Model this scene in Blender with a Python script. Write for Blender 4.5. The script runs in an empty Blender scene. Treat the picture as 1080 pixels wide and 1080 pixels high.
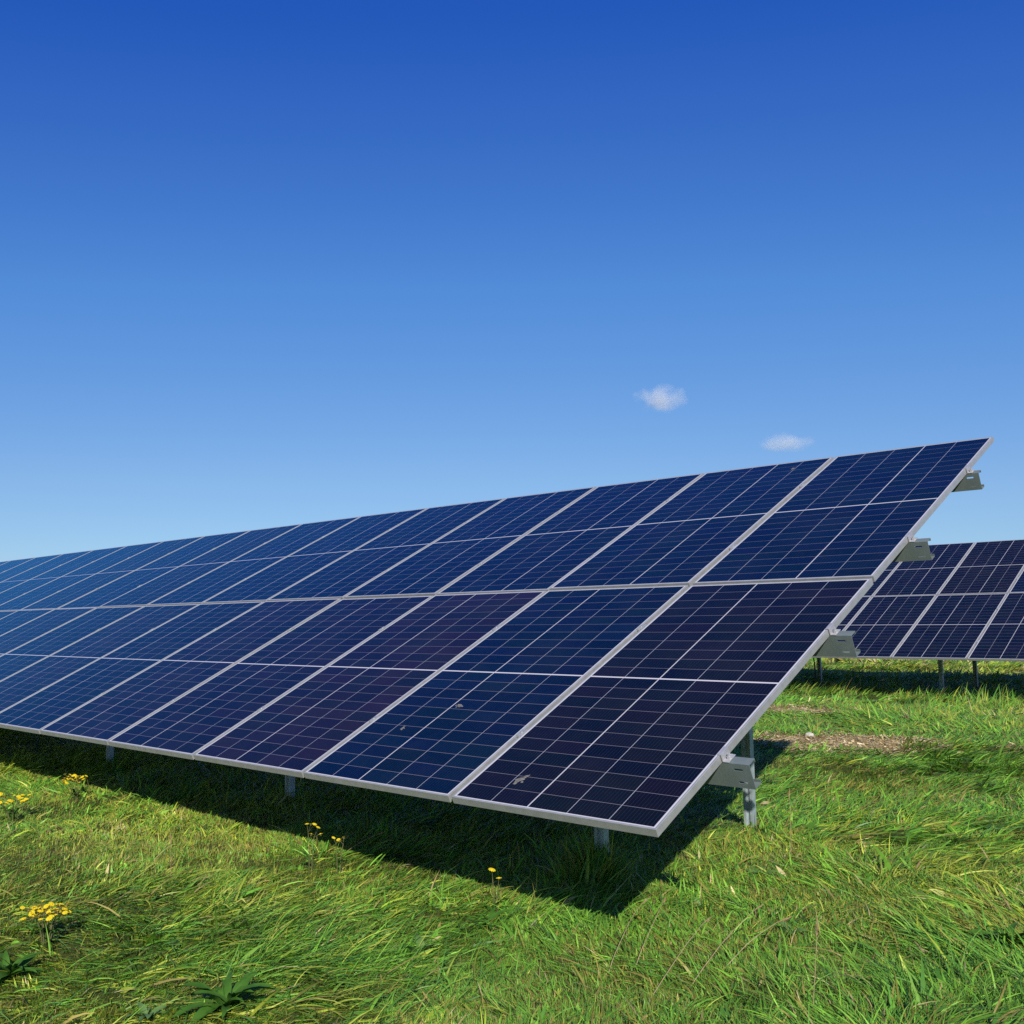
import bpy, bmesh, math, random
import numpy as np
from mathutils import Vector, Matrix

C = bpy.context.scene.collection
SC = bpy.context.scene
R = math.radians
rng = np.random.default_rng(7)
random.seed(7)

# ------------------------------------------------------------------ camera
CAM = (2.2969, -3.511, 0.7552)
YAW, PITCH, FPX = 0.8216, 0.1176, 1079.245
cd = bpy.data.cameras.new('camera'); cam = bpy.data.objects.new('camera', cd); C.objects.link(cam)
cam.location = CAM
cam.rotation_euler = (math.pi / 2 + PITCH, 0, YAW)
cd.sensor_fit = 'HORIZONTAL'; cd.sensor_width = 36.0
cd.lens = 36.0 * FPX / 1080.0
cd.shift_x = 123.0 / 1080.0
cd.clip_start = 0.05; cd.clip_end = 20000
SC.camera = cam

# ------------------------------------------------------------------ sky, sun, exposure
SUN = Vector((1.19, -1.14, 1.0)).normalized()
elev = math.asin(SUN.z)
w = bpy.data.worlds.new('World'); SC.world = w; w.use_nodes = True
nt = w.node_tree; nt.nodes.clear()
sky = nt.nodes.new('ShaderNodeTexSky'); sky.sky_type = 'NISHITA'; sky.sun_disc = False
sky.sun_elevation = elev
sky.sun_rotation = math.atan2(SUN.x, SUN.y)
sky.altitude = 0; sky.air_density = 1.0; sky.dust_density = 0.2; sky.ozone_density = 2.5
# clear polarised autumn sky: deeper and bluer overhead than the plain model (channel response of the air)
k1 = nt.nodes.new('ShaderNodeVectorMath'); k1.operation = 'SCALE'; k1.inputs['Scale'].default_value = .1
cv = nt.nodes.new('ShaderNodeRGBCurve'); cv.mapping.extend = 'EXTRAPOLATED'; cv.mapping.use_clip = False
for ch, pts in enumerate((((0, 0), (.101, .018), (.19, .088), (.40, .243), (.598, .345), (1, .58)),
                          ((0, 0), (.177, .099), (.323, .265), (.62, .470), (.812, .592), (1, .70)),
                          ((0, .02), (.10, .22), (.328, .485), (.539, .680), (.831, .815), (1, .93)))):
    c_ = cv.mapping.curves[ch]
    c_.points[0].location = pts[0]; c_.points[1].location = pts[-1]
    for p_ in pts[1:-1]: c_.points.new(*p_)
    for p_ in c_.points: p_.handle_type = 'VECTOR'
cv.mapping.update()
k2 = nt.nodes.new('ShaderNodeVectorMath'); k2.operation = 'SCALE'; k2.inputs['Scale'].default_value = 10.
bg = nt.nodes.new('ShaderNodeBackground'); bg.inputs['Strength'].default_value = 0.076
out = nt.nodes.new('ShaderNodeOutputWorld')
for a_, b_ in ((sky.outputs[0], k1.inputs[0]), (k1.outputs[0], cv.inputs['Color']), (cv.outputs[0], k2.inputs[0]),
               (k2.outputs[0], bg.inputs[0]), (bg.outputs[0], out.inputs[0])): nt.links.new(a_, b_)

sd = bpy.data.lights.new('sun', 'SUN'); sd.energy = 5.0; sd.angle = R(0.53); sd.color = (1.0, 0.94, 0.84)
so = bpy.data.objects.new('sun', sd); C.objects.link(so)
so.rotation_euler = SUN.to_track_quat('Z', 'Y').to_euler(); so.location = (30, -30, 40)

SC.view_settings.view_transform = 'Standard'; SC.view_settings.look = 'None'
SC.view_settings.gamma = 1.0; SC.view_settings.use_curve_mapping = False
SC.view_settings.exposure = 0.40
SC.render.engine = 'CYCLES'
SC.cycles.max_bounces = 6; SC.cycles.diffuse_bounces = 3; SC.cycles.glossy_bounces = 3
SC.cycles.transmission_bounces = 4; SC.cycles.volume_bounces = 2; SC.cycles.transparent_max_bounces = 4
SC.cycles.use_denoising = False

# ------------------------------------------------------------------ material helpers
class NT:
    def __init__(s, name):
        s.m = bpy.data.materials.new(name); s.m.use_nodes = True
        s.t = s.m.node_tree; s.t.nodes.clear()
        s.out = s.t.nodes.new('ShaderNodeOutputMaterial')
    def n(s, typ, **kw):
        o = s.t.nodes.new(typ)
        for k, v in kw.items(): setattr(o, k, v)
        return o
    def put(s, sock, v):
        if hasattr(v, 'is_output') or isinstance(v, bpy.types.NodeSocket): s.t.links.new(v, sock)
        else: sock.default_value = v
    def math(s, op, a, b=None, c=None):
        o = s.n('ShaderNodeMath', operation=op); s.put(o.inputs[0], a)
        if b is not None: s.put(o.inputs[1], b)
        if c is not None: s.put(o.inputs[2], c)
        return o.outputs[0]
    def mix(s, f, a, b, mode='MIX'):
        o = s.n('ShaderNodeMix', data_type='RGBA', blend_type=mode)
        s.put(o.inputs[0], f); s.put(o.inputs[6], a); s.put(o.inputs[7], b)
        return o.outputs[2]
    def noise(s, vec, scale, detail=4, rough=.55, dist=0):
        o = s.n('ShaderNodeTexNoise'); s.put(o.inputs['Vector'], vec)
        o.inputs['Scale'].default_value = scale; o.inputs['Detail'].default_value = detail
        o.inputs['Roughness'].default_value = rough; o.inputs['Distortion'].default_value = dist
        return o.outputs['Fac']
    def ramp(s, f, stops):
        o = s.n('ShaderNodeValToRGB'); s.put(o.inputs[0], f)
        e = o.color_ramp.elements
        while len(e) < len(stops): e.new(0.5)
        for i, (p, c) in enumerate(stops):
            e[i].position = p; e[i].color = (*c, 1) if len(c) == 3 else c
        return o.outputs[0]
    def mapr(s, v, a, b, c=0., d=1.):
        o = s.n('ShaderNodeMapRange'); s.put(o.inputs[0], v)
        for i, q in enumerate((a, b, c, d), 1): o.inputs[i].default_value = q
        return o.outputs[0]
    def bsdf(s, color, rough=.5, metal=0., spec=.5, normal=None):
        o = s.n('ShaderNodeBsdfPrincipled')
        s.put(o.inputs['Base Color'], color); s.put(o.inputs['Roughness'], rough)
        s.put(o.inputs['Metallic'], metal); s.put(o.inputs['Specular IOR Level'], spec)
        if normal is not None: s.put(o.inputs['Normal'], normal)
        return o.outputs[0]
    def bump(s, h, strength=.3, dist=.01):
        o = s.n('ShaderNodeBump'); s.put(o.inputs['Height'], h)
        o.inputs['Strength'].default_value = strength; o.inputs['Distance'].default_value = dist
        return o.outputs[0]
    def end(s, surf): s.t.links.new(surf, s.out.inputs['Surface']); return s.m

def rgb(*c): return (*c, 1.0)

def mat_metal(name, base, rough, metal, spot=.25, scale=30, streak=False):
    m = NT(name); tc = m.n('ShaderNodeTexCoord').outputs['Object']
    n1 = m.noise(tc, scale, 5, .6); n2 = m.noise(tc, scale * 7, 3, .6)
    f = m.math('ADD', m.math('MULTIPLY', n1, .7), m.math('MULTIPLY', n2, .3))
    lo = tuple(c * (1 - spot) for c in base); hi = tuple(min(1, c * (1 + spot)) for c in base)
    col = m.ramp(f, [(.3, lo), (.7, hi)])
    r = m.mapr(n1, .3, .7, rough - .08, rough + .1)
    return m.end(m.bsdf(col, r, metal, .5, m.bump(n2, .08, .004)))

M = {}
M['alu'] = mat_metal('anodised_aluminium', (.38, .385, .38), .45, .50, .07, 18)
M['clamp'] = mat_metal('bright_aluminium', (.42, .42, .44), .45, .5, .04, 8)
M['galv'] = mat_metal('galvanised_steel', (.36, .425, .44), .42, .50, .22, 22)
M['purlin'] = mat_metal('zinc_coated_purlin', (.135, .168, .168), .55, .25, .12, 9)
M['bolt'] = mat_metal('bolt_steel', (.7, .7, .7), .3, 1.0, .05, 50)
M['cable'] = mat_metal('cable_rubber', (.015, .015, .016), .6, 0., .2, 30)
M['back'] = mat_metal('white_backsheet', (.7, .7, .69), .6, 0., .04, 10)

# panel dimensions
PW, PH, GAP, LIP, FD = 1.096, 2.384, 0.020, 0.0095, 0.035
PIT = PW + GAP
SL = 2 * PH + GAP
TILT = 0.4564
CX, RY = 0.2122, 0.1064            # cell pitch across and along the panel
X0 = (PW - 5 * CX) / 2

def mat_cells():
    m = NT('solar_cells_under_glass')
    tc = m.n('ShaderNodeTexCoord').outputs['Object']
    sp = m.n('ShaderNodeSeparateXYZ'); m.put(sp.inputs[0], tc)
    x, y = sp.outputs[0], sp.outputs[1]
    oi = m.n('ShaderNodeObjectInfo')
    lt = lambda a, b: m.math('LESS_THAN', a, b)
    xr = m.math('SUBTRACT', x, X0)
    yr = m.math('SUBTRACT', m.math('ABSOLUTE', m.math('SUBTRACT', y, PH / 2)), .0055)
    colg = lt(m.math('PINGPONG', xr, CX / 2), .0017)
    bright = lt(m.math('ABSOLUTE', m.math('SUBTRACT', xr, 2 * CX)), .0034)
    rowg = lt(m.math('PINGPONG', yr, RY / 2), .00125)
    mid = lt(yr, 0.0005)
    border = m.math('MAXIMUM', m.math('MAXIMUM', lt(xr, 0), m.math('GREATER_THAN', xr, 5 * CX)),
                    m.math('GREATER_THAN', yr, 11 * RY))
    bus = lt(m.math('PINGPONG', xr, CX / 24), .00045)
    # each cell a slightly different shade
    ci = m.math('FLOOR', m.math('DIVIDE', xr, CX)); ri = m.math('FLOOR', m.math('DIVIDE', m.math('SUBTRACT', y, PH / 2), RY))
    cv = m.n('ShaderNodeCombineXYZ'); m.put(cv.inputs[0], ci); m.put(cv.inputs[1], ri); m.put(cv.inputs[2], oi.outputs['Random'])
    wn = m.n('ShaderNodeTexWhiteNoise', noise_dimensions='3D'); m.put(wn.inputs[0], cv.outputs[0])
    cellv = m.mapr(wn.outputs[0], 0, 1, .82, 1.18)
    gr = m.mapr(m.noise(tc, 160, 3, .6), .3, .7, .9, 1.1)
    base = m.mix(1.0, oi.outputs['Color'], m.math('MULTIPLY', cellv, gr), 'MULTIPLY')
    vm = m.n('ShaderNodeVectorMath', operation='MULTIPLY_ADD'); m.put(vm.inputs[0], wn.outputs['Color'])
    vm.inputs[1].default_value = (.7, .5, .4); vm.inputs[2].default_value = (.65, .75, .8)
    base = m.mix(1.0, base, vm.outputs[0], 'MULTIPLY')
    col = m.mix(m.math('MULTIPLY', bus, .11), base, rgb(.26, .26, .30))
    col = m.mix(rowg, col, rgb(.155, .14, .165))
    col = m.mix(colg, col, rgb(.27, .27, .31))
    col = m.mix(bright, col, rgb(.42, .41, .44))
    col = m.mix(m.math('MAXIMUM', mid, border), col, rgb(.46, .45, .48))
    # thin dust, heavier towards the lower edge of each pane
    d1 = m.noise(tc, 2.2, 6, .65, .6); d2 = m.noise(tc, 60, 3, .7)
    dust = m.math('MULTIPLY', m.mapr(d1, .42, .75, 0., .014), m.mapr(d2, .3, .7, .4, 1.))
    col = m.mix(dust, col, rgb(.42, .38, .33))
    rough = m.mapr(d1, .3, .7, .07, .15)
    # anti-reflective glass: the mirror part is weak and tinted blue by the nitride coating
    base_s = m.n('ShaderNodeBsdfDiffuse'); m.put(base_s.inputs['Color'], col)
    gl = m.n('ShaderNodeBsdfGlossy'); gl.inputs['Color'].default_value = (.28, .68, .82, 1); m.put(gl.inputs['Roughness'], rough)
    fr = m.n('ShaderNodeFresnel'); fr.inputs['IOR'].default_value = 1.43
    mx = m.n('ShaderNodeMixShader'); m.t.links.new(fr.outputs[0], mx.inputs[0])
    m.t.links.new(base_s.outputs[0], mx.inputs[1]); m.t.links.new(gl.outputs[0], mx.inputs[2])
    return m.end(mx.outputs[0])
M['cells'] = mat_cells()

def mat_plain(name, c1, c2, rough=.7, scale=20, spec=.3, trans=0.):
    m = NT(name); tc = m.n('ShaderNodeTexCoord').outputs['Object']
    f = m.noise(tc, scale, 4, .6)
    col = m.ramp(f, [(.3, c1), (.7, c2)])
    s = m.bsdf(col, rough, 0., spec)
    if trans:
        t = m.n('ShaderNodeBsdfTranslucent'); m.put(t.inputs[0], col)
        mx = m.n('ShaderNodeMixShader'); mx.inputs[0].default_value = trans
        m.t.links.new(s, mx.inputs[1]); m.t.links.new(t.outputs[0], mx.inputs[2]); s = mx.outputs[0]
    return m.end(s)
M['stem'] = mat_plain('weed_stem', (.07, .09, .03), (.13, .11, .05), .7, 40)
M['leaf'] = mat_plain('weed_leaf', (.035, .105, .012), (.07, .165, .022), .6, 14, .15, .25)
M['leaf_pale'] = mat_plain('pale_leaf', (.09, .19, .04), (.17, .27, .08), .5, 14, .4, .3)
M['petal'] = mat_plain('yellow_petal', (.62, .50, .012), (.74, .60, .03), .6, 60, .2, .2)
M['flower_eye'] = mat_plain('flower_centre', (.50, .34, .01), (.6, .42, .015), .8, 80, .1)
M['straw'] = mat_plain('dry_straw', (.26, .20, .10), (.42, .34, .19), .8, 30, .2, .2)
M['seed'] = mat_plain('seed_head', (.20, .13, .07), (.34, .25, .14), .9, 60, .1)
M['dropping'] = mat_plain('dried_dropping', (.075, .072, .070), (.17, .165, .155), .9, 90, .1)
M['stone'] = mat_plain('pale_stone', (.26, .24, .21), (.46, .44, .40), .85, 25, .2)

def mat_grass():
    m = NT('grass_blades')
    at = m.n('ShaderNodeAttribute', attribute_name='tint')
    s = m.bsdf(at.outputs['Color'], .45, 0., .30)
    t = m.n('ShaderNodeBsdfTranslucent'); m.put(t.inputs[0], m.mix(1., at.outputs['Color'], rgb(1.15, 1.2, .6), 'MULTIPLY'))
    mx = m.n('ShaderNodeMixShader'); mx.inputs[0].default_value = .24
    m.t.links.new(s, mx.inputs[1]); m.t.links.new(t.outputs[0], mx.inputs[2])
    return m.end(mx.outputs[0])
M['grass'] = mat_grass()

BARE = [(-2.75, 7.62, 1.05, .95, -.10), (-4.6, 10.6, .55, .6, .0), (-.85, 8.4, .42, .38, .2)]   # x, y, half length, half width, angle

def mat_ground():
    m = NT('meadow_soil')
    pos = m.n('ShaderNodeNewGeometry').outputs['Position']
    n1 = m.noise(pos, .35, 6, .6); n2 = m.noise(pos, 3.5, 6, .65); n3 = m.noise(pos, 40, 4, .7)
    grn = m.ramp(m.math('ADD', m.math('MULTIPLY', n1, .55), m.math('MULTIPLY', n2, .45)),
                 [(.30, (.030, .050, .010)), (.48, (.055, .085, .016)), (.62, (.10, .115, .025)), (.75, (.13, .12, .04))])
    fine = m.ramp(n3, [(.3, (.45, .45, .45)), (.7, (1.3, 1.3, 1.3))])
    grn = m.mix(.8, grn, fine, 'MULTIPLY')
    soil = m.ramp(n3, [(.3, (.030, .030, .010)), (.7, (.085, .095, .022))])
    geo = m.n('ShaderNodeVectorMath', operation='DISTANCE'); m.put(geo.inputs[0], pos); geo.inputs[1].default_value = CAM
    far = m.mapr(geo.outputs['Value'], 14, 40)
    col = m.mix(far, m.mix(.55, grn, soil), grn)
    mask = None
    for (bx, by, a, b, ang) in BARE:
        mp = m.n('ShaderNodeMapping', vector_type='TEXTURE'); m.put(mp.inputs[0], pos)
        mp.inputs['Location'].default_value = (bx, by, 0); mp.inputs['Rotation'].default_value = (0, 0, ang)
        mp.inputs['Scale'].default_value = (a, b, 1e4)
        ln = m.n('ShaderNodeVectorMath', operation='LENGTH'); m.put(ln.inputs[0], mp.outputs[0])
        e = m.math('ADD', ln.outputs['Value'], m.mapr(n2, .3, .7, -.3, .3))
        k = m.mapr(e, .75, 1.15, 1., 0.)
        mask = k if mask is None else m.math('MAXIMUM', mask, k)
    vo = m.n('ShaderNodeTexVoronoi'); m.put(vo.inputs['Vector'], pos); vo.inputs['Scale'].default_value = 45
    chips = m.ramp(m.math('ADD', m.math('MULTIPLY', vo.outputs['Distance'], .6), m.math('MULTIPLY', n3, .5)),
                   [(.25, (.22, .15, .06)), (.5, (.42, .31, .15)), (.75, (.52, .41, .22))])
    col = m.mix(mask, col, chips)
    h = m.math('ADD', m.math('MULTIPLY', n2, .5), m.math('MULTIPLY', n3, .5))
    return m.end(m.bsdf(col, .95, 0., .1, m.bump(h, .8, .05)))
M['ground'] = mat_ground()

# ------------------------------------------------------------------ object helpers
def tag(o, label=None, cat=None, group=None, kind=None):
    if label: o['label'] = label
    if cat: o['category'] = cat
    if group: o['group'] = group
    if kind: o['kind'] = kind
    return o
def empty(name, loc, rz=0):
    o = bpy.data.objects.new(name, None); C.objects.link(o); o.location = loc; o.rotation_euler = (0, 0, rz)
    o.empty_display_size = .2
    return o
def link(name, me, parent=None, loc=(0, 0, 0), rot=(0, 0, 0)):
    o = bpy.data.objects.new(name, me); C.objects.link(o)
    o.parent = parent; o.location = loc; o.rotation_euler = rot
    return o
def mesh(name, bm, mats, smooth=False, bevel=0):
    if bevel:
        bmesh.ops.bevel(bm, geom=[e for e in bm.edges], offset=bevel, segments=1, affect='EDGES')
    bmesh.ops.recalc_face_normals(bm, faces=bm.faces)
    me = bpy.data.meshes.new(name); bm.to_mesh(me); bm.free()
    for mt in (mats if isinstance(mats, (list, tuple)) else [mats]): me.materials.append(mt)
    if smooth: me.polygons.foreach_set('use_smooth', [True] * len(me.polygons))
    return me
def box(bm, lo, hi, mi=0):
    v = [bm.verts.new((x, y, z)) for x in (lo[0], hi[0]) for y in (lo[1], hi[1]) for z in (lo[2], hi[2])]
    for q in ((0, 1, 3, 2), (4, 6, 7, 5), (0, 4, 5, 1), (2, 3, 7, 6), (0, 2, 6, 4), (1, 5, 7, 3)):
        f = bm.faces.new([v[i] for i in q]); f.material_index = mi
def prism(bm, pts, axis, a, b):
    """closed profile of 2D points swept along an axis from a to b"""
    def p3(p, s): return {'x': (s, p[0], p[1]), 'y': (p[0], s, p[1]), 'z': (p[0], p[1], s)}[axis]
    A = [bm.verts.new(p3(p, a)) for p in pts]; B = [bm.verts.new(p3(p, b)) for p in pts]
    n = len(pts)
    for i in range(n): bm.faces.new((A[i], A[(i + 1) % n], B[(i + 1) % n], B[i]))
    bm.faces.new(A[::-1]); bm.faces.new(B)
def tube(bm, pts, r0, r1=None, seg=6):
    r1 = r0 if r1 is None else r1
    pts = [Vector(p) for p in pts]; rings = []
    for i, p in enumerate(pts):
        d = (pts[min(i + 1, len(pts) - 1)] - pts[max(i - 1, 0)]).normalized()
        a = d.orthogonal().normalized(); b = d.cross(a)
        if rings:
            pa = rings[-1][1]; a = (pa - d * pa.dot(d)).normalized(); b = d.cross(a)
        r = r0 + (r1 - r0) * i / (len(pts) - 1)
        rings.append(([bm.verts.new(p + (a * math.cos(2 * math.pi * k / seg) + b * math.sin(2 * math.pi * k / seg)) * r) for k in range(seg)], a))
    for (A, _), (B, _) in zip(rings, rings[1:]):
        for k in range(seg): bm.faces.new((A[k], A[(k + 1) % seg], B[(k + 1) % seg], B[k]))
    bm.faces.new(rings[0][0][::-1]); bm.faces.new(rings[-1][0])
def cyl(bm, c, r, h, seg=10, axis='z'):
    pts = [(r * math.cos(2 * math.pi * k / seg), r * math.sin(2 * math.pi * k / seg)) for k in range(seg)]
    if axis == 'z': prism(bm, [(c[0] + p[0], c[1] + p[1]) for p in pts], 'z', c[2], c[2] + h)
    else: prism(bm, [(c[1] + p[0], c[2] + p[1]) for p in pts], 'x', c[0], c[0] + h)

# ------------------------------------------------------------------ numpy noise and ground height
TAB = np.random.default_rng(3).random((256, 256))
def vnoise(x, y):
    xi = np.floor(x).astype(int); yi = np.floor(y).astype(int); fx = x - xi; fy = y - yi
    fx = fx * fx * (3 - 2 * fx); fy = fy * fy * (3 - 2 * fy)
    g = lambda i, j: TAB[i & 255, j & 255]
    return (g(xi, yi) * (1 - fx) + g(xi + 1, yi) * fx) * (1 - fy) + (g(xi, yi + 1) * (1 - fx) + g(xi + 1, yi + 1) * fx) * fy
def fbm(x, y, o=4):
    s = 0; a = .5; t = 0
    for i in range(o):
        s = s + a * vnoise(x * 2 ** i + 17.3 * i, y * 2 ** i - 9.1 * i); t += a; a *= .55
    return s / t
def gz(x, y):
    x = np.asarray(x, float); y = np.asarray(y, float)
    base = -.575 - .006 * 60 * np.tanh(x / 60) + .019 * 80 * np.tanh(y / 80)
    d = np.hypot(x - CAM[0], y - CAM[1]); fade = 1 / (1 + (d / 60) ** 2)
    return base + fade * (.09 * (fbm(x * .55 + 40, y * .55 + 11, 3) - .5) + .05 * (fbm(x * 2.1, y * 2.1 + 70, 3) - .5))
def gz1(x, y): return float(gz(np.array([x]), np.array([y]))[0])

# ground: one sheet, finer rings near the camera, out to the horizon
def build_ground():
    nr, na = 260, 360
    rr = np.concatenate([[0], .25 * (4500 / .25) ** (np.arange(nr) / (nr - 1))])
    aa = np.linspace(0, 2 * np.pi, na, endpoint=False)
    X = CAM[0] + rr[1:, None] * np.cos(aa); Y = CAM[1] + rr[1:, None] * np.sin(aa)
    Z = gz(X, Y)
    co = np.concatenate([[[CAM[0], CAM[1], gz1(CAM[0], CAM[1])]], np.stack([X, Y, Z], -1).reshape(-1, 3)])
    faces = [(0, 1 + k, 1 + (k + 1) % na) for k in range(na)]
    for i in range(nr - 1):
        b = 1 + i * na
        faces += [(b + k, b + na + k, b + na + (k + 1) % na, b + (k + 1) % na) for k in range(na)]
    me = bpy.data.meshes.new('ground'); me.from_pydata(co.tolist(), [], faces); me.materials.append(M['ground'])
    me.polygons.foreach_set('use_smooth', [True] * len(me.polygons))
    tag(link('ground', me), kind='structure', label='rough grassy meadow ground with bare strips of straw', cat='ground')
build_ground()

# ------------------------------------------------------------------ solar tables
def panel_mesh():
    bm = bmesh.new()
    o = [(0, 0), (PW, 0), (PW, PH), (0, PH)]
    def ring(ins, z): return [bm.verts.new((abs(p[0] - ins) if p[0] == 0 else p[0] - ins, abs(p[1] - ins) if p[1] == 0 else p[1] - ins, z)) for p in o]
    b = .0012
    loops = [ring(b, 0), ring(0, -b), ring(0, -FD), ring(.022, -FD), ring(.022, -FD + .0018), ring(.0022, -FD + .0018), ring(.0022, -.009),
             ring(LIP, -.009), ring(LIP, -b * .6), ring(LIP - b * .6, 0)]
    loops.append(loops[0])
    for A, B in zip(loops, loops[1:]):
        for k in range(4): bm.faces.new((A[k], A[(k + 1) % 4], B[(k + 1) % 4], B[k]))
    return mesh('solar_panel', bm, M['alu'])
def glass_mesh():
    bm = bmesh.new(); e = LIP + .0004
    box(bm, (e, e, -.0082), (PW - e, PH - e, -.0016))
    bm.faces.ensure_lookup_table()
    for f in bm.faces:
        f.normal_update()
        if f.calc_center_median().z < -.008: f.material_index = 1
    return mesh('cell_glass', bm, [M['cells'], M['back']])
def mid_clamp_mesh():
    bm = bmesh.new()
    box(bm, (-.017, -.030, .0005), (.017, .030, .0040)); box(bm, (-.0085, -.034, -.034), (.0085, .034, .0004))
    bmesh.ops.bevel(bm, geom=list(bm.edges), offset=.0008, segments=1, affect='EDGES')
    cyl(bm, (0, 0, .0041), .0065, .004, 6)
    return mesh('panel_clamp', bm, M['alu'])
def end_clamp_mesh():                      # Z-shaped clamp hooked over the outer frame, bolt beside it
    bm = bmesh.new()
    prism(bm, [(-.010, .0005), (-.010, .0045), (.0075, .0045), (.0075, -.030), (.034, -.030), (.034, -.034), (.0035, -.034), (.0035, .0005)], 'y', -.032, .032)
    bmesh.ops.bevel(bm, geom=list(bm.edges), offset=.0006, segments=1, affect='EDGES')
    cyl(bm, (.021, 0, -.0298), .011, .009, 6); cyl(bm, (.021, 0, -.0207), .006, .012, 8)
    return mesh('end_clamp', bm, M['clamp'])
# C purlin: web on the downhill side, flanges open uphill with short lips; end pieces show slots in the web
PURL_H, PURL_F, PT = .116, .054, .0035
def purlin_mesh(length, over):
    bm = bmesh.new()
    z0, z1 = -FD - .001 - PURL_H, -FD - .001
    prof = [(0, z0), (PURL_F, z0), (PURL_F, z0 + .016), (PURL_F - PT, z0 + .016), (PURL_F - PT, z0 + PT), (PT, z0 + PT),
            (PT, z1 - PT), (PURL_F - PT, z1 - PT), (PURL_F - PT, z1 - .016), (PURL_F, z1 - .016), (PURL_F, z1), (0, z1)]
    xe = over - .16
    prism(bm, prof, 'x', -length - over, xe)
    # slotted end of the web, joined to the run; the flanges run on beside it
    xo = over
    sl = [(over - .075, over - .035, z1 - .034, z1 - .024), (over - .068, over - .028, z0 + .022, z0 + .032)]
    xs = sorted({xe, xo, *[s[0] for s in sl], *[s[1] for s in sl]}); zs = sorted({z0, z1, *[s[2] for s in sl], *[s[3] for s in sl]})
    # the free end is cut square but its flange corners splay a little
    for i in range(len(xs) - 1):
        for j in range(len(zs) - 1):
            cx, cz = (xs[i] + xs[i + 1]) / 2, (zs[j] + zs[j + 1]) / 2
            if any(s[0] < cx < s[1] and s[2] < cz < s[3] for s in sl): continue
            box(bm, (xs[i], 0, zs[j]), (xs[i + 1], PT, zs[j + 1]))
    for zz, zl in (((z1 - PT, z1), (z1 - .016, z1 - PT)), ((z0, z0 + PT), (z0 + PT, z0 + .016))):
        box(bm, (xe, PT, zz[0]), (xo, PURL_F, zz[1])); box(bm, (xe, PURL_F - PT, zl[0]), (xo, PURL_F, zl[1]))
    bmesh.ops.remove_doubles(bm, verts=bm.verts, dist=1e-5)
    # interior faces of neighbouring web blocks
    seen = {}
    for f in list(bm.faces):
        k = tuple(sorted(v.index for v in f.verts)) if False else tuple(sorted(tuple(round(c, 5) for c in v.co) for v in f.verts))
        seen.setdefault(k, []).append(f)
    kill = [f for fs in seen.values() if len(fs) > 1 for f in fs]
    bmesh.ops.delete(bm, geom=kill, context='FACES_ONLY')
    return mesh('purlin', bm, M['purlin'])
def post_mesh(h):                          # sigma post
    bm = bmesh.new(); a, f, t, lip = .031, .048, .004, .012
    prof = [(-a, 0), (-a, f), (-a + lip, f), (-a + lip, f - t), (-a + t, f - t), (-a + t, t), (-.016, t), (-.011, .016), (.011, .016), (.016, t),
            (a - t, t), (a - t, f - t), (a - lip, f - t), (a - lip, f), (a, f), (a, 0), (.014, 0), (.009, .012), (-.009, .012), (-.014, 0)]
    prism(bm, prof, 'z', 0, h)
    return mesh('post', bm, M['galv'])
def rafter_mesh(v0, v1):
    bm = bmesh.new(); z1 = -FD - .002 - PURL_H; z0 = z1 - .09; t = .004
    prof = [(0, z0), (.05, z0), (.05, z0 + t), (t, z0 + t), (t, z1 - t), (.05, z1 - t), (.05, z1), (0, z1)]
    prism(bm, prof, 'y', v0, v1)
    return mesh('rafter', bm, M['galv'])

ME = dict(panel=panel_mesh(), glass=glass_mesh(), mid=mid_clamp_mesh(), end=end_clamp_mesh(), rafter=rafter_mesh(.40, 4.40))
PURLV = [.552, 1.755, 2.962, 4.125]
ct, st = math.cos(TILT), math.sin(TILT)

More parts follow.
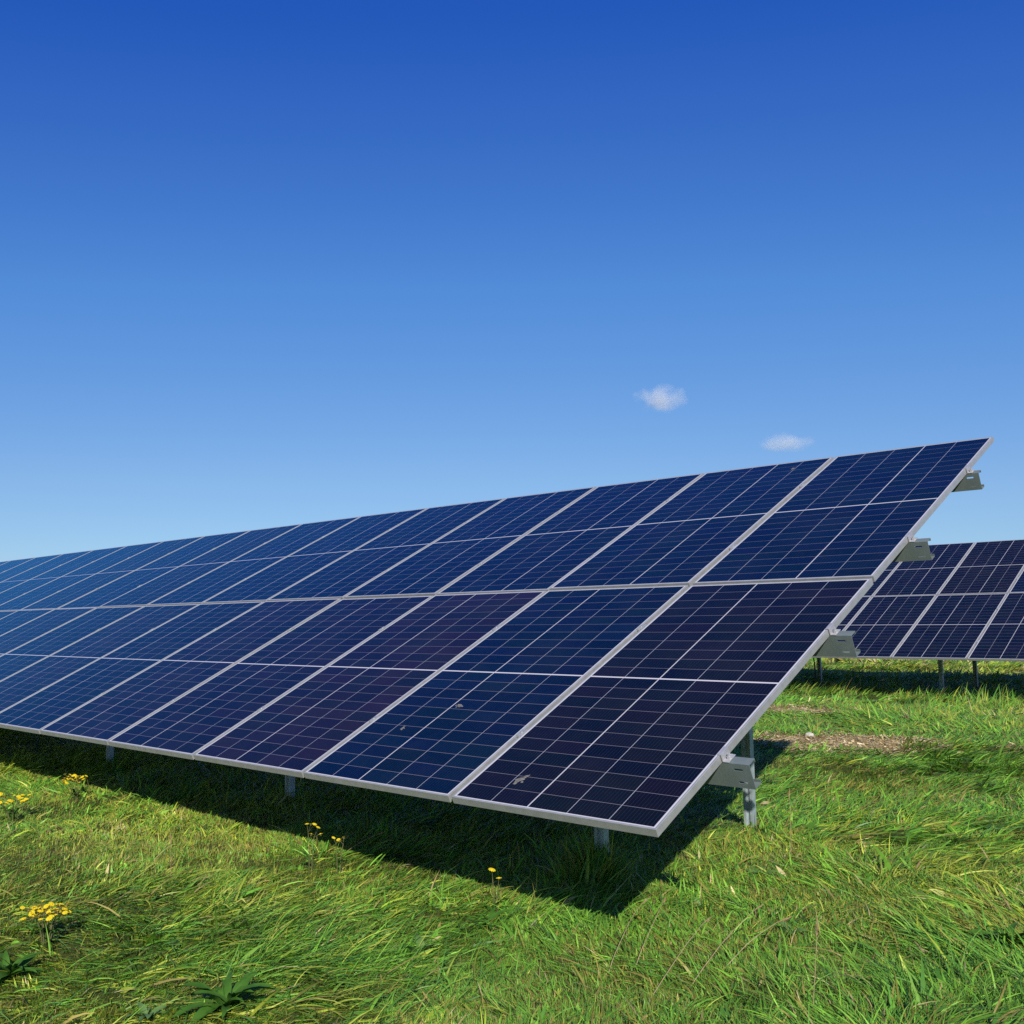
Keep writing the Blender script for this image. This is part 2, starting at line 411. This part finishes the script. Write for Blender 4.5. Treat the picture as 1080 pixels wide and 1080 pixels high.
HUES = {'blue': (.0012, .0066, .0175), 'navy': (.0026, .0050, .0092), 'dusk': (.0052, .0052, .0085), 'plum': (.0072, .0058, .0088), 'black': (.0036, .0044, .0050)}
def table(T, ncol, label, tints, posts, extra=None):
    rx = -ncol * PIT / 2
    root = empty('solar_table', (0, 0, 0))
    R0 = Vector((T[0] + rx, T[1] + 2.0, gz1(T[0] + rx, T[1] + 2.0))); root.location = R0
    tag(root, label, 'solar table', 'ground mounted solar tables')
    def at(x, v, n=0): return Vector((T[0] + x, T[1] + v * ct - n * st, T[2] + v * st + n * ct)) - R0
    panels = {}
    for r in (0, 1):
        for k in range(ncol):
            jx, jv, jn = rng.normal(0, .0012), rng.normal(0, .0015), rng.normal(0, .0006)
            tw = rng.normal(0, .0012)
            xl, v0 = -(k + 1) * PIT + GAP + jx, r * (PH + GAP) + jv
            if r == 0: p = link('solar_panel', ME['panel'], root, at(xl, v0, jn), (TILT + tw, 0, 0))
            else:
                mat = Matrix.Translation(at(xl + PW, v0 + PH, jn)) @ Matrix.Rotation(TILT + tw, 4, 'X') @ Matrix.Rotation(math.pi, 4, 'Z')
                p = link('solar_panel', ME['panel'], root); p.location = mat.translation; p.rotation_euler = mat.to_euler()
            g = link('cell_glass', ME['glass'], p)
            key = tints.get((r, k)) or (('navy', 'dusk', 'navy', 'dusk')[int(rng.integers(4))] if r == 0 else ('blue', 'navy', 'blue')[int(rng.integers(3))])
            c = np.array(HUES[key]) * (1 + rng.normal(0, .08)); g.color = (*c.tolist(), 1)
            panels[(r, k)] = p
    L = ncol * PIT - GAP
    for v, over in zip(PURLV, (.122, .108, .104, .070)):
        link('purlin', purlin_mesh(L, over), root, at(0, v), (TILT, 0, 0))
        link('end_clamp', ME['end'], root, at(.0005, v + .03), (TILT, 0, 0))
        q = link('end_clamp', ME['end'], root, at(-L - .0005, v + .03), (0, 0, 0))
        q.rotation_euler = (Matrix.Rotation(TILT, 4, 'X') @ Matrix.Rotation(math.pi, 4, 'Z')).to_euler()
        for k in range(1, ncol): link('panel_clamp', ME['mid'], root, at(-k * PIT + GAP / 2, v + .03), (TILT, 0, 0))
    for px in posts:
        link('rafter', ME['rafter'], root, at(px - .025, 0), (TILT, 0, 0))
        for py in (1.20, 2.82):
            v = py / ct; top = v * st - (FD + PURL_H + .10) / ct
            wx, wy = T[0] + px, T[1] + py; g0 = gz1(wx, wy) - .3
            link('post', post_mesh(T[2] + top + .03 - g0), root, Vector((wx, wy, g0)) - R0)
    return root, panels, at

t1, pan1, at1 = table((0, 0, 0), 22, 'nearest solar table, two panel tiers tilted over shadowed grass across the whole view',
    {(0, 0): 'black', (0, 1): 'blue', (0, 2): 'plum', (0, 3): 'dusk', (0, 4): 'dusk', (0, 5): 'navy', (0, 6): 'dusk', (1, 0): 'blue', (1, 1): 'blue', (1, 2): 'blue'},
    [-1.145 - 2.8 * i for i in range(9)])
T2 = (-4.433 + 8 * PIT, 13.593, .369)
t2, pan2, at2 = table(T2, 22, 'smaller distant solar table standing behind the right end of the big one',
    {(1, 7): 'black', (1, 8): 'navy', (1, 9): 'navy', (0, 7): 'navy', (0, 8): 'navy', (0, 6): 'navy'},
    [-4.433 + .32 + 2.8 * i - T2[0] for i in range(-5, 4)])

# dried droppings on three spots of the near lower panels (own thin splats on the glass)
def splat(panel, x, y, s, seed):
    r = random.Random(seed); bm = bmesh.new(); n = 16
    ang = r.random() * 6
    for (cx, cy, q, el) in ((0, 0, 1, .6), (1.25, .35, .45, .7), (-.9, -.7, .3, .8), (.2, -1.0, .22, .9)):
        bot, top = [], []
        for k in range(n):
            a = 2 * math.pi * k / n; rad = q * s * (.7 + .5 * r.random())
            px, py = cx * s + rad * math.cos(a), cy * s + rad * math.sin(a) * el
            X, Y = x + px * math.cos(ang) - py * math.sin(ang), y + px * math.sin(ang) + py * math.cos(ang)
            bot.append(bm.verts.new((X, Y, -.0014))); top.append(bm.verts.new((X + (x - X) * .15, Y + (y - Y) * .15, -.0002)))
        for k in range(n): bm.faces.new((bot[k], bot[(k + 1) % n], top[(k + 1) % n], top[k]))
        bm.faces.new(top)
    link('bird_dropping', mesh('bird_dropping', bm, M['dropping']), panel)
splat(pan1[(0, 0)], .262, .200, .030, 1)
splat(pan1[(0, 1)], .49, .80, .022, 2)
splat(pan1[(0, 1)], .29, .52, .016, 3)
splat(pan1[(1, 1)], .25, .18, .016, 4)
pan1[(0, 0)]['label'] = 'near black lower panel with a dried bird dropping'
pan1[(0, 1)]['label'] = 'deep blue lower panel with two dried droppings'
pan1[(0, 2)]['label'] = 'purplish dark lower panel'

# hanging cable under the far table
bm = bmesh.new(); tube(bm, [(0, 0, .55), (.02, 0, .3), (.0, .0, .12), (-.05, 0, .05), (-.12, 0, .0)], .012)
cab = link('cable', mesh('cable', bm, M['cable'], True), t2, Vector((-6.35, 15.0, gz1(-6.35, 15.0))) - t2.location)

# ------------------------------------------------------------------ grass (stuff)
def bare_mask(x, y):
    mk = np.zeros_like(x)
    nz = fbm(x * 3.2, y * 3.2 + 5, 4)
    for (bx, by, a, b, ang) in BARE:
        dx, dy = x - bx, y - by; c, s = math.cos(ang), math.sin(ang)
        e = np.hypot((dx * c + dy * s) / a, (-dx * s + dy * c) / b) + (nz - .5) * 1.2
        mk = np.maximum(mk, np.clip((1.1 - e) / .4, 0, 1))
    return mk
HEAD = math.pi / 2 + YAW                    # view heading in the ground plane
def sample(r0, r1, dens, left=33, right=43):
    a0, a1 = HEAD - R(right), HEAD + R(left)
    n = int(dens * .5 * (a1 - a0) * (r1 * r1 - r0 * r0))
    r = np.sqrt(rng.random(n) * (r1 * r1 - r0 * r0) + r0 * r0); a = a0 + rng.random(n) * (a1 - a0)
    return CAM[0] + r * np.cos(a), CAM[1] + r * np.sin(a), r

LUSH = np.array([[.078, .190, .020], [.108, .238, .024], [.056, .150, .021], [.135, .258, .034]])
YELL = np.array([[.215, .268, .026], [.258, .295, .036], [.178, .245, .024], [.275, .300, .055]])
DULL = np.array([[.130, .138, .022], [.170, .152, .032], [.092, .115, .020], [.20, .165, .045]])
STRAW = np.array([[.30, .25, .11], [.24, .19, .09], [.36, .31, .16], [.20, .14, .07]])
ALLCO, ALLFACE, ALLTINT = [], [], []
def blades(x, y, r, length, width, seg, lie, tuft=None):
    """curved tapering blades growing in tufts; lie = how flat they are pressed"""
    n = len(x)
    # x, y are tuft centres drawn for every blade: tuft = blades per tuft
    if tuft:
        m = max(1, n // tuft); i = rng.integers(0, m, n)
        cxs, cys = x[:m].copy(), y[:m].copy()
        sp = np.maximum(.028, .010 * r[:m] ** .8) * np.exp(rng.normal(0, .3, m))
        ta, tl, tf, tc, tb = rng.normal(0, .75, m), np.exp(rng.normal(0, .30, m)), rng.normal(0, .20, m), rng.random((3, m)), np.exp(rng.normal(0, .17, m))
        x = cxs[i] + rng.normal(0, 1, n) * sp[i]; y = cys[i] + rng.normal(0, 1, n) * sp[i]; r = np.hypot(x - CAM[0], y - CAM[1])
        ta, tl, tf, tb = ta[i], tl[i], tf[i], tb[i]; tc = np.where(rng.random((3, n)) < .72, tc[:, i], rng.random((3, n)))
    else:
        ta = np.zeros(n); tl = np.ones(n); tf = np.zeros(n); tb = np.ones(n); tc = rng.random((3, n))
    cl = fbm(x * .9 + 3, y * .9 + 31, 3); cl2 = fbm(x * 3.1 + 8, y * 3.1, 3); ton = fbm(x * .42 + 77, y * .42 + 5, 4)
    keep = (rng.random(n) < .55 + .9 * np.clip((cl2 - .3) * 2, 0, 1)) & (rng.random(n) > bare_mask(x, y) * .99)
    # thinner sward where the tables keep the sun off
    under = (y > 1.0) & (y < 4.0) & (x < -.3)
    keep &= ~(under & (rng.random(n) < .10))
    x, y, r, cl, cl2, ton, ta, tl, tf, tb = [q[keep] for q in (x, y, r, cl, cl2, ton, ta, tl, tf, tb)]; tc = tc[:, keep]; n = len(x)
    # long combed sward on the right, shorter and more tousled on the left
    right = np.clip(((x - CAM[0]) * math.cos(HEAD - math.pi / 2) + (y - CAM[1]) * math.sin(HEAD - math.pi / 2)) / np.maximum(r, .1) / .40 + .25, -1, 1)
    combed = np.clip(.5 + right * .5 + (cl - .5) * 1.5, 0, 1)
    swirl = HEAD - 1.25 + (fbm(x * .55 + 12, y * .55 + 50, 3) - .5) * 5.5 + (cl2 - .5) * 3.0
    az = swirl + ta * (1.5 - .9 * combed) + rng.normal(0, .42, n)
    flat = np.clip(lie + (fbm(x * 1.3 + 60, y * 1.3 + 9, 3) - .5) * .9 + tf + rng.normal(0, .12, n), .12, 1.05)
    up = rng.random(n) < .012
    flat = np.where(up, flat * .35, flat)
    th = R(66) * (1 - flat) + R(17) * flat + rng.normal(0, .12, n)       # start elevation
    bend = (th + R(30) * rng.random(n)) * (.25 + .8 * flat)                # droop over the whole blade
    ln = length * (.50 + .46 * combed) * (.60 + .8 * cl) * tl * np.exp(rng.normal(0, .22, n)) * np.where(up, 1.15, 1)
    wd = width * np.exp(rng.normal(0, .40, n))
    P = np.stack([x, y, gz(x, y) - .012], 1)
    pts = [P.copy()]
    e = th.copy()
    curl = rng.normal(0, .35, n)
    for s in range(seg):
        d = np.stack([np.cos(az) * np.cos(e), np.sin(az) * np.cos(e), np.sin(e)], 1)
        P = P + d * (ln / seg)[:, None]; e = e - bend / seg; az = az + curl / seg
        g = gz(P[:, 0], P[:, 1]) + .006 + .03 * rng.random(n) if s == seg - 1 else None
        if g is not None: P[:, 2] = np.maximum(P[:, 2], g)
        pts.append(P.copy())
    tw = rng.normal(0, .5, n)
    side = np.stack([-np.sin(az) * np.cos(tw), np.cos(az) * np.cos(tw), np.sin(tw)], 1) * (wd / 2)[:, None]
    vs = []
    prof = {2: [1, .8], 3: [.8, 1, .6], 4: [.7, 1, .85, .5]}[seg]
    for s in range(seg): vs += [pts[s] - side * prof[s], pts[s] + side * prof[s]]
    vs.append(pts[seg])
    V = np.stack(vs, 1)                                  # n, 2*seg+1, 3
    nv = 2 * seg + 1
    off = sum(c.shape[0] for c in ALLCO) + np.arange(n)[:, None] * nv
    for s in range(seg - 1):
        ALLFACE.append(('q', (off + np.array([2 * s, 2 * s + 1, 2 * s + 3, 2 * s + 2]))))
    ALLFACE.append(('t', (off + np.array([2 * seg - 2, 2 * seg - 1, 2 * seg]))))
    ALLCO.append(V.reshape(-1, 3))
    # colour by kind of blade, patchy over the field
    dist_yel = np.clip((r - 12) / 12, 0, 1)
    py = np.clip(.38 + (ton - .5) * 1.9 - right * .30 + dist_yel * .22, .05, .9); pd = np.clip(.18 + (.55 - cl) * .7 - right * .05, .03, .5)
    ps = .020 + .05 * np.clip(ton - .5, 0, 1) * 2 + .03 * dist_yel
    k4 = rng.integers(0, 4, n)
    col = LUSH[k4]
    col = np.where((tc[0] < py)[:, None], YELL[k4], col)
    col = np.where((tc[1] < pd)[:, None], DULL[k4], col)
    col = np.where((rng.random(n) < ps * .7 + (tc[2] < ps * .5))[:, None], STRAW[k4], col)
    col = col * (np.exp(rng.normal(0, .15, n)) * tb * (.75 + .5 * cl2))[:, None]
    tint = np.repeat(col[:, None, :] * 1.27, nv, 1)
    tint[:, -1] *= np.array([1.2, 1.08, 1.0])
    ALLTINT.append(tint.reshape(-1, 3))

QF = 1.0
for (r0, r1, dens, length, width, seg, lie) in (
        (2.0, 4.6, 17000, .110, .0050, 4, 1.0), (4.6, 7.0, 11500, .112, .0056, 4, .98), (7.0, 11, 4600, .125, .0084, 3, .90),
        (11, 17, 1900, .125, .0105, 3, .80), (17, 30, 450, .15, .021, 2, .72), (30, 65, 80, .20, .046, 2, .6)):
    x, y, r = sample(r0, r1, dens * QF)
    blades(x, y, r, length, width, seg, lie, 16)
# long upright tufts: scattered, and along the edge of the far table's shadow
cx_, cy_, _ = sample(3.2, 20, .9)
def tufts(cx, cy, n, spread, length, width, lie):
    k = len(cx); i = rng.integers(0, k, n)
    x = cx[i] + rng.normal(0, spread, n); y = cy[i] + rng.normal(0, spread, n)
    blades(x, y, np.hypot(x - CAM[0], y - CAM[1]), length, width, 3, lie)
tufts(cx_, cy_, 12000, .09, .16, .0065, .80)
# taller rank grass left standing in the shade under the table, round the posts
sy_ = .75 + rng.random(420) * 3.2; sx_ = -1.0 - .36 * (sy_ - .57) - rng.random(420) ** 1.4 * 17
tufts(sx_, sy_, 22000, .11, .19, .0075, .5)
px_ = np.repeat([-1.12], 8) + rng.normal(0, .09, 8); py_ = 1.04 + rng.normal(0, .05, 8)
tufts(px_, py_, 800, .05, .24, .0075, .22)
# small round-leaved herbs (clover, plantain) mixed into the sward
for (r0, r1, dens, ln_, wd_) in ((2.0, 7.0, 800, .044, .017), (7.0, 14.0, 260, .055, .024)):
    x, y, r = sample(r0, r1, dens)
    blades(x, y, r, ln_ * 1.2, wd_, 3, .70, 14)
ex = rng.random(160) * 13 - 11; ey = 14.4 + rng.normal(0, .8, 160)
tufts(ex, ey, 5000, .10, .26, .011, .25)

def flush(name, label, cat):
    global ALLCO, ALLFACE, ALLTINT
    co = np.concatenate(ALLCO).astype(np.float32); tint = np.concatenate(ALLTINT).astype(np.float32)
    loops, tot = [], []
    for kd, f in ALLFACE: loops.append(f.reshape(-1)); tot.append(np.full(len(f), 4 if kd == 'q' else 3))
    loops = np.concatenate(loops).astype(np.int32); tot = np.concatenate(tot).astype(np.int32)
    start = np.concatenate([[0], np.cumsum(tot)[:-1]]).astype(np.int32)
    me = bpy.data.meshes.new(name)
    me.vertices.add(len(co)); me.vertices.foreach_set('co', co.ravel())
    me.loops.add(len(loops)); me.loops.foreach_set('vertex_index', loops)
    me.polygons.add(len(tot)); me.polygons.foreach_set('loop_start', start)
    me.polygons.foreach_set('use_smooth', np.ones(len(tot), dtype=bool))
    a = me.attributes.new('tint', 'FLOAT_COLOR', 'POINT')
    a.data.foreach_set('color', np.concatenate([tint, np.ones((len(tint), 1), np.float32)], 1).ravel())
    me.update(calc_edges=True); me.materials.append(M['grass'])
    print(name, len(tot), 'faces')
    ALLCO, ALLFACE, ALLTINT = [], [], []
    return tag(link(name, me), label, cat, kind='stuff')
flush('meadow_grass', 'long matted green meadow grass combed in swirls', 'grass')

# straw litter on the bare strips
def litter(n):
    out = []
    for (bx, by, a, b, ang) in BARE:
        m = int(n * a * b); t = rng.random(m) * 2 * np.pi; q = np.sqrt(rng.random(m)) * 1.15
        u, v = q * np.cos(t) * a, q * np.sin(t) * b
        out.append(np.stack([bx + u * math.cos(ang) - v * math.sin(ang), by + u * math.sin(ang) + v * math.cos(ang)], 1))
    P = np.concatenate(out); x, y = P.T; n = len(x)
    az = rng.random(n) * 6.283; ln = .02 + .07 * rng.random(n) ** 2; wd = .006 + .008 * rng.random(n)
    d = np.stack([np.cos(az), np.sin(az), rng.normal(0, .25, n)], 1) * (ln / 2)[:, None]
    s = np.stack([-np.sin(az), np.cos(az), rng.normal(0, .4, n)], 1) * (wd / 2)[:, None]
    c = np.stack([x, y, gz(x, y) + .006 + .02 * rng.random(n)], 1)
    V = np.stack([c - d - s, c - d + s, c + d + s, c + d - s], 1)
    ALLCO.append(V.reshape(-1, 3)); ALLFACE.append(('q', np.arange(n)[:, None] * 4 + np.arange(4)))
    col = np.array([[.48, .38, .20], [.36, .27, .13], [.22, .16, .07], [.54, .45, .28]])[rng.integers(0, 4, n)] * np.exp(rng.normal(0, .2, (n, 1)))
    ALLTINT.append(np.repeat(col[:, None], 4, 1).reshape(-1, 3))
litter(5000)
flush('straw_litter', 'pale dry straw and chips scattered on the bare strips', 'straw')

# ------------------------------------------------------------------ plants
def leaf_mesh(name, L_, W_, mat, droop=.9, fold=.25, wav=0., seed=0):
    r = random.Random(seed); bm = bmesh.new(); n = 8; rows = []
    for i in range(n + 1):
        t = i / n; hw = W_ / 2 * (math.sin(math.pi * min(1, t * .93 + .07)) ** .75) * (1 - .25 * t) if i < n else .0005
        a = R(62) - droop * t * 1.3
        if i == 0: px, pz = 0, 0
        else: px += L_ / n * math.cos(a); pz += L_ / n * math.sin(a)
        k = wav * r.uniform(-1, 1)
        rows.append([bm.verts.new((px, -hw, pz + fold * hw + k)), bm.verts.new((px, 0, pz)), bm.verts.new((px, hw, pz + fold * hw - k))])
    for A, B in zip(rows, rows[1:]):
        bm.faces.new((A[0], A[1], B[1], B[0])); bm.faces.new((A[1], A[2], B[2], B[1]))
    return mesh(name, bm, mat, True)
LEAF = [leaf_mesh('leaf', .17 + .02 * i, .042, M['leaf'], .80 + .12 * i, .4, .006, i) for i in range(3)]
LEAFP = [leaf_mesh('leaf', .13, .05, M['leaf_pale'], 1.0, .25, .003, i + 5) for i in range(2)]
def flower_mesh():
    bm = bmesh.new(); n = 12
    for k in range(n):
        a = 2 * math.pi * k / n; c, s = math.cos(a), math.sin(a); p = (-s, c)
        v = [bm.verts.new(q) for q in ((.003 * c - .0018 * p[0], .003 * s - .0018 * p[1], .001), (.003 * c + .0018 * p[0], .003 * s + .0018 * p[1], .001),
             (.009 * c + .0026 * p[0], .009 * s + .0026 * p[1], .0015), (.0125 * c, .0125 * s, .000), (.009 * c - .0026 * p[0], .009 * s - .0026 * p[1], .0015))]
        bm.faces.new(v)
    n0 = len(bm.faces)
    bmesh.ops.create_uvsphere(bm, u_segments=8, v_segments=5, radius=.0045, matrix=Matrix.Translation((0, 0, .0015)) @ Matrix.Diagonal((1, 1, .6, 1)))
    bm.faces.ensure_lookup_table()
    for f in bm.faces[n0:]: f.material_index = 1
    # green cup under the head
    bmesh.ops.create_cone(bm, cap_ends=True, segments=6, radius1=.0015, radius2=.0045, depth=.007, matrix=Matrix.Translation((0, 0, -.0035)))
    bm.faces.ensure_lookup_table()
    for f in bm.faces:
        if f.calc_center_median().z < -.0005 and f.material_index == 0 and len(f.verts) != 5: f.material_index = 2
    return mesh('flower_head', bm, [M['petal'], M['flower_eye'], M['stem']])
FLOWER = flower_mesh()
def ragwort(x, y, h, nst, nfl, spread, label, size=1.0, seed=0):
    r = random.Random(seed); root = empty('ragwort_plant', (x, y, gz1(x, y)), r.random() * 6)
    tag(root, label, 'wildflower', 'yellow ragwort flowers in the grass')
    bm = bmesh.new(); tips = []
    for s in range(nst):
        a = 2 * math.pi * (s + r.random() * .6) / nst; q = spread * (.25 + .75 * math.sqrt(r.random())) if nst > 1 else .02
        tip = Vector((q * math.cos(a), q * math.sin(a), h * (.85 + .2 * r.random())))
        tube(bm, [(.01 * math.cos(a), .01 * math.sin(a), -.02), Vector((tip.x * .45, tip.y * .45, h * .45)), Vector((tip.x * .85, tip.y * .85, tip.z * .85))], .0028, .0018, 5)
        for f in range(max(1, nfl // nst)):
            b = r.random() * 6.283; qq = .05 * math.sqrt(r.random()) * (1 if nfl > nst else 0)
            e = tip + Vector((qq * math.cos(b), qq * math.sin(b), r.uniform(-.020, .020)))
            tube(bm, [Vector((tip.x * .85, tip.y * .85, tip.z * .85)), e], .0012, .0008, 4); tips.append(e)
    link('stem', mesh('stem', bm, M['stem']), root)
    for e in tips:
        f = link('flower_head', FLOWER, root, e, (r.uniform(-.5, .5), r.uniform(-.5, .5), r.random() * 6)); f.scale = [size * r.uniform(.85, 1.2)] * 3
    for k in range(3 + nst):
        lf = link('leaf', LEAF[k % 3], root, (0, 0, h * r.uniform(.0, .35)), (0, 0, r.random() * 6.283)); lf.scale = [r.uniform(.35, .6)] * 3
ragwort(-2.19, -1.44, .16, 9, 72, .075, 'low ragwort with a wide yellow cluster in open grass at the lower left', 1.1, 1)
ragwort(-5.33, .20, .17, 5, 34, .08, 'ragwort with yellow flowers right at the shadow edge under the left panels', 1.3, 2)
ragwort(-4.93, -.45, .16, 6, 44, .12, 'wide ragwort cluster in sunny grass nearest the left picture edge', 1.3, 3)
ragwort(-2.37, .18, .24, 2, 6, .04, 'upright ragwort with small yellow heads against the dark table shadow, beside a shorter one', 1.2, 4)
ragwort(-2.20, .24, .19, 2, 6, .04, 'short ragwort with few yellow heads just right of a taller one', 1.1, 5)
ragwort(-1.08, .28, .20, 2, 2, .03, 'small ragwort with one bright yellow head beneath the two nearest panels', 1.4, 6)

def weed(x, y, n, sc, label, meshes=LEAF, seed=0, name='broadleaf_weed', grp='broad leaved weeds in the grass'):
    r = random.Random(seed); root = empty(name, (x, y, gz1(x, y)), r.random() * 6); tag(root, label, 'weed', grp)
    for k in range(n):
        lf = link('leaf', meshes[k % len(meshes)], root, (r.uniform(-.02, .02), r.uniform(-.02, .02), 0), (r.uniform(-.35, .35), r.uniform(-.3, .5), 2 * math.pi * k / n + r.uniform(-.4, .4)))
        lf.scale = [sc * r.uniform(.7, 1.2)] * 3
weed(-.96, -1.31, 24, .95, 'large dark green dock plant in the sunny grass at the lower left', seed=11)
weed(-1.89, -1.72, 22, .9, 'dark weed with narrow leaves at the left picture edge below the ragwort', seed=12)
weed(-1.07, -1.57, 7, .8, 'small pale weed between the dock plant and the left edge weed', LEAFP, seed=13)
weed(.78, 1.43, 20, .9, 'dark leafy weed at the right picture edge', seed=14)
weed(-.54, 1.80, 8, .8, 'pale leafy weed at the foot of the rear post', LEAFP, seed=15)
weed(.04, .95, 6, .7, 'pale round leaves in the lodged grass right of the table corner', LEAFP, seed=16)
weed(-.96, .10, 8, .7, 'leafy weed beside the single ragwort flower at the shadow edge', seed=17)
weed(-.92, -.39, 7, .85, 'broad yellowish leaves in the middle of the foreground grass', LEAFP, seed=18)

def stalk(x, y, tx, ty, th, label, seed=0, mats=('straw', 'seed')):
    r = random.Random(seed); root = empty('grass_stalk', (x, y, gz1(x, y))); tag(root, label, 'grass stalk', 'dry flowering grass stalks')
    tip = Vector((tx - x, ty - y, th)); sag = Vector((0, 0, .10 * tip.length)); mid = tip * .5 + sag + Vector((r.uniform(-.02, .02), r.uniform(-.02, .02), 0))
    pts = [mid * (2 * t * (1 - t)) + tip * t * t + Vector((r.uniform(-.003, .003), r.uniform(-.003, .003), 0)) for t in (0, .2, .4, .6, .8, .92, 1)]
    bm = bmesh.new(); tube(bm, pts, .0017, .0010, 5); link('stem', mesh('stem', bm, M[mats[0]]), root)
    bm = bmesh.new(); d = (pts[-1] - pts[-2]).normalized()
    for k in range(30):
        t = k / 29; b = pts[-1] - d * .02 + d * (.06 * t); q = .0065 * math.sin(math.pi * min(1, t + .12)) + .001
        o = Vector((r.uniform(-1, 1), r.uniform(-1, 1), r.uniform(-1, 1))).normalized() * q
        tube(bm, [b, b + o * .6 + d * .004, b + o + d * .009], .0017, .0005, 4)
    link('seed_head', mesh('seed_head', bm, M[mats[1]]), root)
stalk(-.23, -.02, -.39, .49, .17, 'dry stalk ending just in front of the tip of the table shadow', 21)
stalk(-.19, .11, -.33, .55, .17, 'slim bent stalk right beside the one at the shadow tip', 22)
stalk(.05, -.15, -.02, .38, .17, 'long stalk leaning right in the centre foreground', 23)
stalk(.07, .08, .06, .65, .20, 'highest reaching leaning stalk of the foreground bunch', 24)
stalk(.07, .33, .18, .62, .16, 'low leaning stalk rightmost of the foreground bunch', 25)
stalk(.52, .16, .53, .19, .28, 'straight upright dry stalk in the grass at the lower right', 26)
stalk(-2.52, .54, -2.30, .64, .14, 'curved dry stalk crossing into the dark table shadow beside the two ragworts', 27)
stalk(-4.80, .56, -4.77, .62, .16, 'short brown stalk standing at the shadow edge at the left', 28, ('seed', 'seed'))
stalk(-2.72, -.50, -2.70, -.52, .20, 'dark brown stalk alone in sunny grass left of the middle', 29, ('seed', 'seed'))
stalk(-.65, 2.4, -.66, 2.42, .34, 'tall upright stalk in bright grass right of the rear post', 30)

# pale stone on the bare strip
bm = bmesh.new(); bmesh.ops.create_icosphere(bm, subdivisions=3, radius=1)
for v in bm.verts:
    n_ = .55 + .85 * float(fbm(np.array([v.co.x * 2.4 + 4]), np.array([v.co.y * 2.4 + v.co.z * 1.9]), 3)[0])
    v.co = Vector((v.co.x * .05 * n_, v.co.y * .04 * n_, v.co.z * .035 * n_))
tag(link('stone', mesh('stone', bm, M['stone'], True), None, (-3.11, 7.87, gz1(-3.11, 7.87) + .025), (0, 0, .4)), 'pale stone lying on the bare straw strip', 'stone')

# ------------------------------------------------------------------ two small clouds, real volumes far off
def cloud_mat(name, sx, sy, sz, dens, seed):
    m = NT(name); tc = m.n('ShaderNodeTexCoord').outputs['Object']
    sc = m.n('ShaderNodeVectorMath', operation='DIVIDE'); m.put(sc.inputs[0], tc); sc.inputs[1].default_value = (sx, sy, sz)
    ln = m.n('ShaderNodeVectorMath', operation='LENGTH'); m.put(ln.inputs[0], sc.outputs[0])
    ad = m.n('ShaderNodeVectorMath', operation='ADD'); m.put(ad.inputs[0], tc); ad.inputs[1].default_value = (seed * 31., seed * 17., 0)
    nz = m.noise(ad.outputs[0], 1 / 15., 6, .58)
    f = m.math('SUBTRACT', m.math('SUBTRACT', 1.0, ln.outputs['Value']), m.math('MULTIPLY', m.math('SUBTRACT', .57, nz), 1.9))
    d = m.math('MULTIPLY', m.mapr(f, 0., .9, 0., 1.), dens)
    v = m.n('ShaderNodeVolumePrincipled'); v.inputs['Color'].default_value = (.98, .98, 1, 1); v.inputs['Anisotropy'].default_value = 0.
    m.put(v.inputs['Density'], d)
    m.t.links.new(v.outputs[0], m.out.inputs['Volume'])
    return m.m
def cloud(px, py, dist, sx, sy, sz, dens, label, seed):
    d = Vector(((px - 417.) / FPX, (540 - py) / FPX, -1.0)); d = cam.rotation_euler.to_matrix() @ d
    loc = Vector(CAM) + d * dist
    bm = bmesh.new(); bmesh.ops.create_icosphere(bm, subdivisions=4, radius=1.0)
    for v in bm.verts: v.co = Vector((v.co.x * sx, v.co.y * sy, v.co.z * sz))
    tag(link('cloud', mesh('cloud', bm, cloud_mat('cloud_vapour', sx, sy, sz, dens, seed)), None, loc, (0, 0, YAW)), label, 'cloud', 'small clouds in the blue sky')
cloud(697, 421, 900, 26, 18, 14, .065, 'rounder small white cloud, the higher of the two in the blue sky', 1)
cloud(828, 466, 900, 27, 18, 9.5, .05, 'fainter flat wisp of cloud low above the panel edge', 2)
